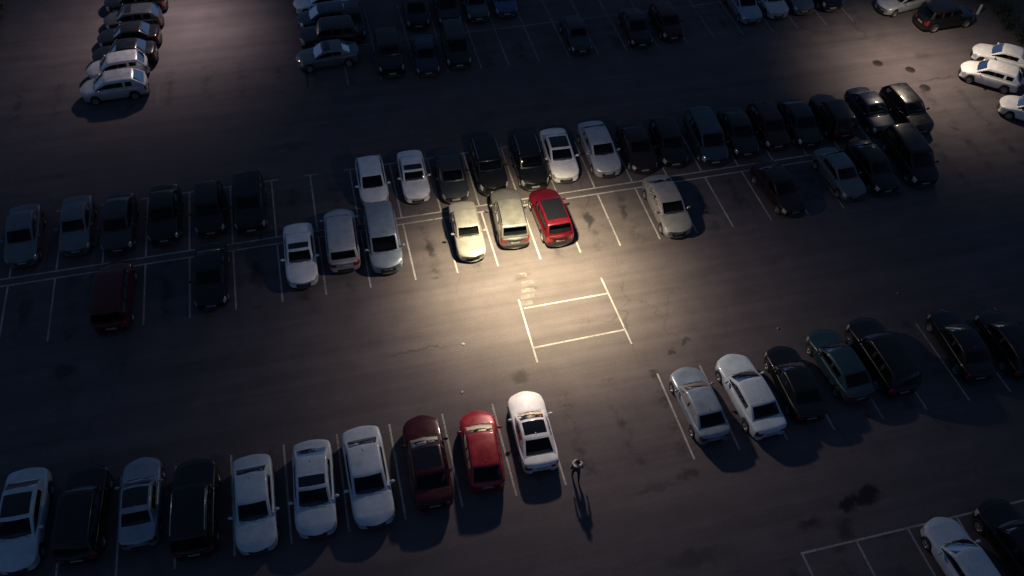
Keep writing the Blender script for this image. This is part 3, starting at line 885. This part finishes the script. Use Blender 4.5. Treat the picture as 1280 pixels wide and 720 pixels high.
# scraps of litter on the asphalt
SCR = simple('paper_scrap', (0.26, 0.25, 0.24), 0.9)
for i, (x, y, s, lab) in enumerate(((4.57, 26.16, .17, 'scrap of pale litter on the lane left of the marked box'),
                        (3.93, 23.23, .13, 'scrap of pale litter on the lane above the red hatchback'),
                        (21.38, 23.42, .16, 'scrap of pale litter on the asphalt above the black sedan of the bottom right row'),
                        (29.12, 24.22, .16, 'scrap of pale litter on the dark lane at the right'))):
    rnd = random.Random(90 + i); bm = bmesh.new()
    q = [[bm.verts.new(((a - 1.5) * s / 3 + rnd.uniform(-.02, .02), (b - 1) * s / 3.2 + rnd.uniform(-.02, .02), .012 + rnd.uniform(0, .05))) for b in range(3)] for a in range(4)]
    for a in range(3):
        for b in range(2): bm.faces.new((q[a][b], q[a + 1][b], q[a + 1][b + 1], q[a][b + 1]))
    o = obj('litter', mesh_from(bm, 'litter', [SCR], True), None, (x, y, 0)); o.rotation_euler.z = rnd.uniform(0, 3)
    tag(o, lab, 'litter', 'scraps of litter')

# ------------------------------------------------------------------ the person
SKIN = simple('skin', (0.38, 0.22, 0.16), 0.55, var=.06)
COAT = simple('dark_coat', (0.045, 0.047, 0.060), 0.85, scale=20)
PALE = simple('pale_scarf', (0.60, 0.56, 0.54), 0.85, scale=14)
HAIR = simple('dark_hair', (0.012, 0.010, 0.009), 0.55, scale=40)
SHOE = simple('dark_shoes', (0.020, 0.018, 0.017), 0.6)
TROU = simple('dark_trousers', (0.012, 0.013, 0.017), 0.85, scale=20)
def skinned(name, verts, edges, mats, levels=2):
    me = bpy.data.meshes.new(name)
    me.from_pydata([v[0] for v in verts], edges, [])
    tmp = bpy.data.objects.new(name, me); COL.objects.link(tmp)
    sk = tmp.modifiers.new('skin', 'SKIN'); sk.use_smooth_shade = True
    for i, v in enumerate(verts):
        r = v[1]
        me.skin_vertices[0].data[i].radius = (r, r) if not isinstance(r, tuple) else r
    me.skin_vertices[0].data[0].use_root = True
    md = tmp.modifiers.new('sub', 'SUBSURF'); md.levels = levels; md.render_levels = levels
    dg = bpy.context.evaluated_depsgraph_get()
    out = bpy.data.meshes.new_from_object(tmp.evaluated_get(dg))
    bpy.data.objects.remove(tmp)
    out.materials.clear()
    for m in mats: out.materials.append(m)
    for p_ in out.polygons: p_.use_smooth = True
    return out
def person(x, y, heading, label):
    root = empty('person', (x, y, 0), R(heading)); root.scale = (.95, .95, .94); tag(root, label, 'person')
    # faces +X, walking: joints of one connected skeleton
    V = [((0, 0, .93), (.165, .14)), ((0, 0, 1.10), (.165, .13)), ((.01, 0, 1.30), (.20, .135)), ((.01, 0, 1.43), (.14, .11)),
         ((.015, 0, 1.50), .058), ((.025, 0, 1.57), .075), ((.03, 0, 1.66), .098), ((.02, 0, 1.735), .075)]
    E = [(0, 1), (1, 2), (2, 3), (3, 4), (4, 5), (5, 6), (6, 7)]
    def chain(root_i, pts):
        last = root_i
        for p_ in pts:
            V.append(p_); E.append((last, len(V) - 1)); last = len(V) - 1
        return last
    hands = []
    for s, sw in ((1, 1), (-1, -1)):
        chain(0, [((.0, s * .11, .84), .105), ((.10 * sw + .05, s * .135, .50), .070), ((.12 * sw - .05, s * .145, .28), .060),
                  ((.17 * sw - .06, s * .15, .085), .044), ((.17 * sw + .03, s * .16, .045), .042), ((.17 * sw + .12, s * .165, .038), .034)])
        chain(2, [((.0, s * .175, 1.40), .082), ((-.05 - .04 * sw, s * .265, 1.15), .058), ((.10 - .05 * sw, s * .285, .95), .043), ((.15 - .06 * sw, s * .285, .88), .033)])
        hands.append((Vector((.15 - .06 * sw, s * .285, .88)), s))
    me = skinned('body', V, E, [SKIN, COAT, TROU, SHOE], 2)
    for p_ in me.polygons:
        c = p_.center
        arm = abs(c.y) > .24
        p_.material_index = 3 if c.z < .10 else 0 if c.z > 1.47 else 0 if (arm and c.z < .91) else 2 if (c.z < .90 and not arm) else 1
    bm = bmesh.new(); bm.from_mesh(me)
    for h, s in hands:      # palm and five curled fingers
        add_tube(bm, [h, h + Vector((.02, 0, -.045)), h + Vector((.03, 0, -.09))], [.028, .036, .030], 10)
        for k, ln in enumerate((.062, .075, .070, .055)):
            yy = (k - 1.5) * .019
            b0 = h + Vector((.03, yy, -.085))
            add_tube(bm, [b0, b0 + Vector((.012, 0, -ln * .5)), b0 + Vector((.005, 0, -ln * .8)), b0 + Vector((-.012, 0, -ln))], [.010, .009, .008, .006], 6)
        b0 = h + Vector((.035, -s * .025, -.04))
        add_tube(bm, [b0, b0 + Vector((.025, -s * .014, -.03)), b0 + Vector((.03, -s * .008, -.06))], [.012, .010, .008], 6)
    # nose, ears and brow on the head
    for c, sc in (((.122, 0, 1.635), (.016, .014, .022)), ((.03, .098, 1.645), (.018, .012, .03)), ((.03, -.098, 1.645), (.018, .012, .03))):
        r = bmesh.ops.create_icosphere(bm, subdivisions=2, radius=1.0)
        bmesh.ops.scale(bm, vec=sc, verts=r['verts']); bmesh.ops.translate(bm, vec=c, verts=r['verts'])
    for f in bm.faces: f.smooth = True
    obj('body', mesh_from(bm, 'body', [SKIN, COAT, TROU, SHOE]), root)
    # hair cap
    bm = bmesh.new()
    r = bmesh.ops.create_uvsphere(bm, u_segments=20, v_segments=14, radius=1.0)
    bmesh.ops.scale(bm, vec=(.118, .112, .115), verts=r['verts']); bmesh.ops.translate(bm, vec=(.012, 0, 1.690), verts=r['verts'])
    bmesh.ops.delete(bm, geom=[v for v in bm.verts if v.co.z < 1.665 - (.10 if v.co.x < .0 else -.02 if v.co.x > .07 else .03)], context='VERTS')
    obj('hair', mesh_from(bm, 'hair', [HAIR], True), root)
    # thick pale scarf lying over the shoulders
    bm = bmesh.new(); n = 22; rings = []
    rnd = random.Random(5)
    for i in range(n):
        a = 2 * math.pi * i / n
        rr = (.155 + .03 * math.sin(3 * a) + rnd.uniform(-.012, .012), .20 + .025 * math.cos(5 * a))
        c = Vector((.02 + rr[0] * math.cos(a), rr[1] * math.sin(a), 1.475 - .045 * abs(math.sin(a)) + rnd.uniform(-.012, .012)))
        out_ = Vector((math.cos(a), math.sin(a), 0))
        rings.append([bm.verts.new(c + out_ * (.062 * math.cos(t)) + Vector((0, 0, .050 * math.sin(t)))) for t in [2 * math.pi * q / 8 for q in range(8)]])
    for i in range(n):
        for q in range(8):
            bm.faces.new((rings[i][q], rings[(i + 1) % n][q], rings[(i + 1) % n][(q + 1) % 8], rings[i][(q + 1) % 8]))
    obj('scarf', mesh_from(bm, 'scarf', [PALE], True), root)
    return root
person(8.15, 17.35, 75, 'lone person in dark clothes with a pale scarf, standing beside the white coupe')


# --------------------------------------------------------------------- light
def lamp(name, kind, loc, power, colour, radius=.22, aim=None, cone=None, blend=1.0):
    d = bpy.data.lights.new(name, kind)
    d.energy = power; d.color = colour; d.shadow_soft_size = radius
    if kind == 'SPOT':
        d.spot_size = R(cone); d.spot_blend = blend
    o = bpy.data.objects.new(name, d); COL.objects.link(o); o.location = loc
    if aim is not None:
        o.rotation_euler = (Vector(aim) - Vector(loc)).to_track_quat('-Z', 'Y').to_euler()
    return o
L1 = (9.0, 30.2, 8.6)
lamp('yard_lamp_glow', 'POINT', L1, 380, (1.0, .80, .70), .32)
lamp('yard_lamp_flood', 'SPOT', L1, 7000, (1.0, .81, .70), .32, aim=(9.5, 27.3, 0), cone=151)
lamp('yard_lamp_beam', 'SPOT', L1, 16600, (1.0, .83, .42), .32, aim=(9.5, 29.8, 0), cone=103)
lamp('far_lamp_glow', 'SPOT', (-9.3, 60.5, 8.0), 4000, (1.0, .80, .77), .3, aim=(-11.4, 58.6, 0), cone=131)
lamp('edge_lamp_glow', 'SPOT', (40.8, 43.4, 7.5), 4400, (1.0, .80, .61), .3, aim=(41.6, 42.8, 0), cone=130)

w = bpy.data.worlds.new('World'); scene.world = w; w.use_nodes = True
nt = w.node_tree
sky = nt.nodes.new('ShaderNodeTexSky'); sky.sky_type = 'NISHITA'; sky.sun_disc = False
sky.sun_elevation = R(-1.0); sky.sun_rotation = R(205)
bg = nt.nodes['Background']; bg.inputs['Strength'].default_value = 0.13
bw = nt.nodes.new('ShaderNodeRGBToBW'); nt.links.new(sky.outputs[0], bw.inputs[0])
flat = math_n(nt, 'POWER', bw.outputs[0], 0.35)     # thin high cloud evens the night sky out
nt.links.new(mixc(nt, 'MULTIPLY', 1.0, flat, (0.37, 0.66, 1.34)), bg.inputs['Color'])

# -------------------------------------------------------------------- camera
cd = bpy.data.cameras.new('camera')
cam = bpy.data.objects.new('camera', cd); COL.objects.link(cam); scene.camera = cam
cd.sensor_width = 36.0; cd.lens = 1061 / 1280 * 36.0
cd.clip_end = 2000
cam.matrix_world = Matrix(((0.971439843, 0.166940400, -0.168628391, 0.0),
                           (-0.236161802, 0.749303492, -0.618685607, 0.0),
                           (0.023070219, 0.640839434, 0.767328212, 36.4),
                           (0.0, 0.0, 0.0, 1.0)))
scene.view_settings.view_transform = 'Standard'
scene.view_settings.look = 'None'
scene.view_settings.exposure = 0
scene.cycles.use_denoising = True
scene.cycles.sample_clamp_indirect = 4
scene.cycles.transparent_max_bounces = 8
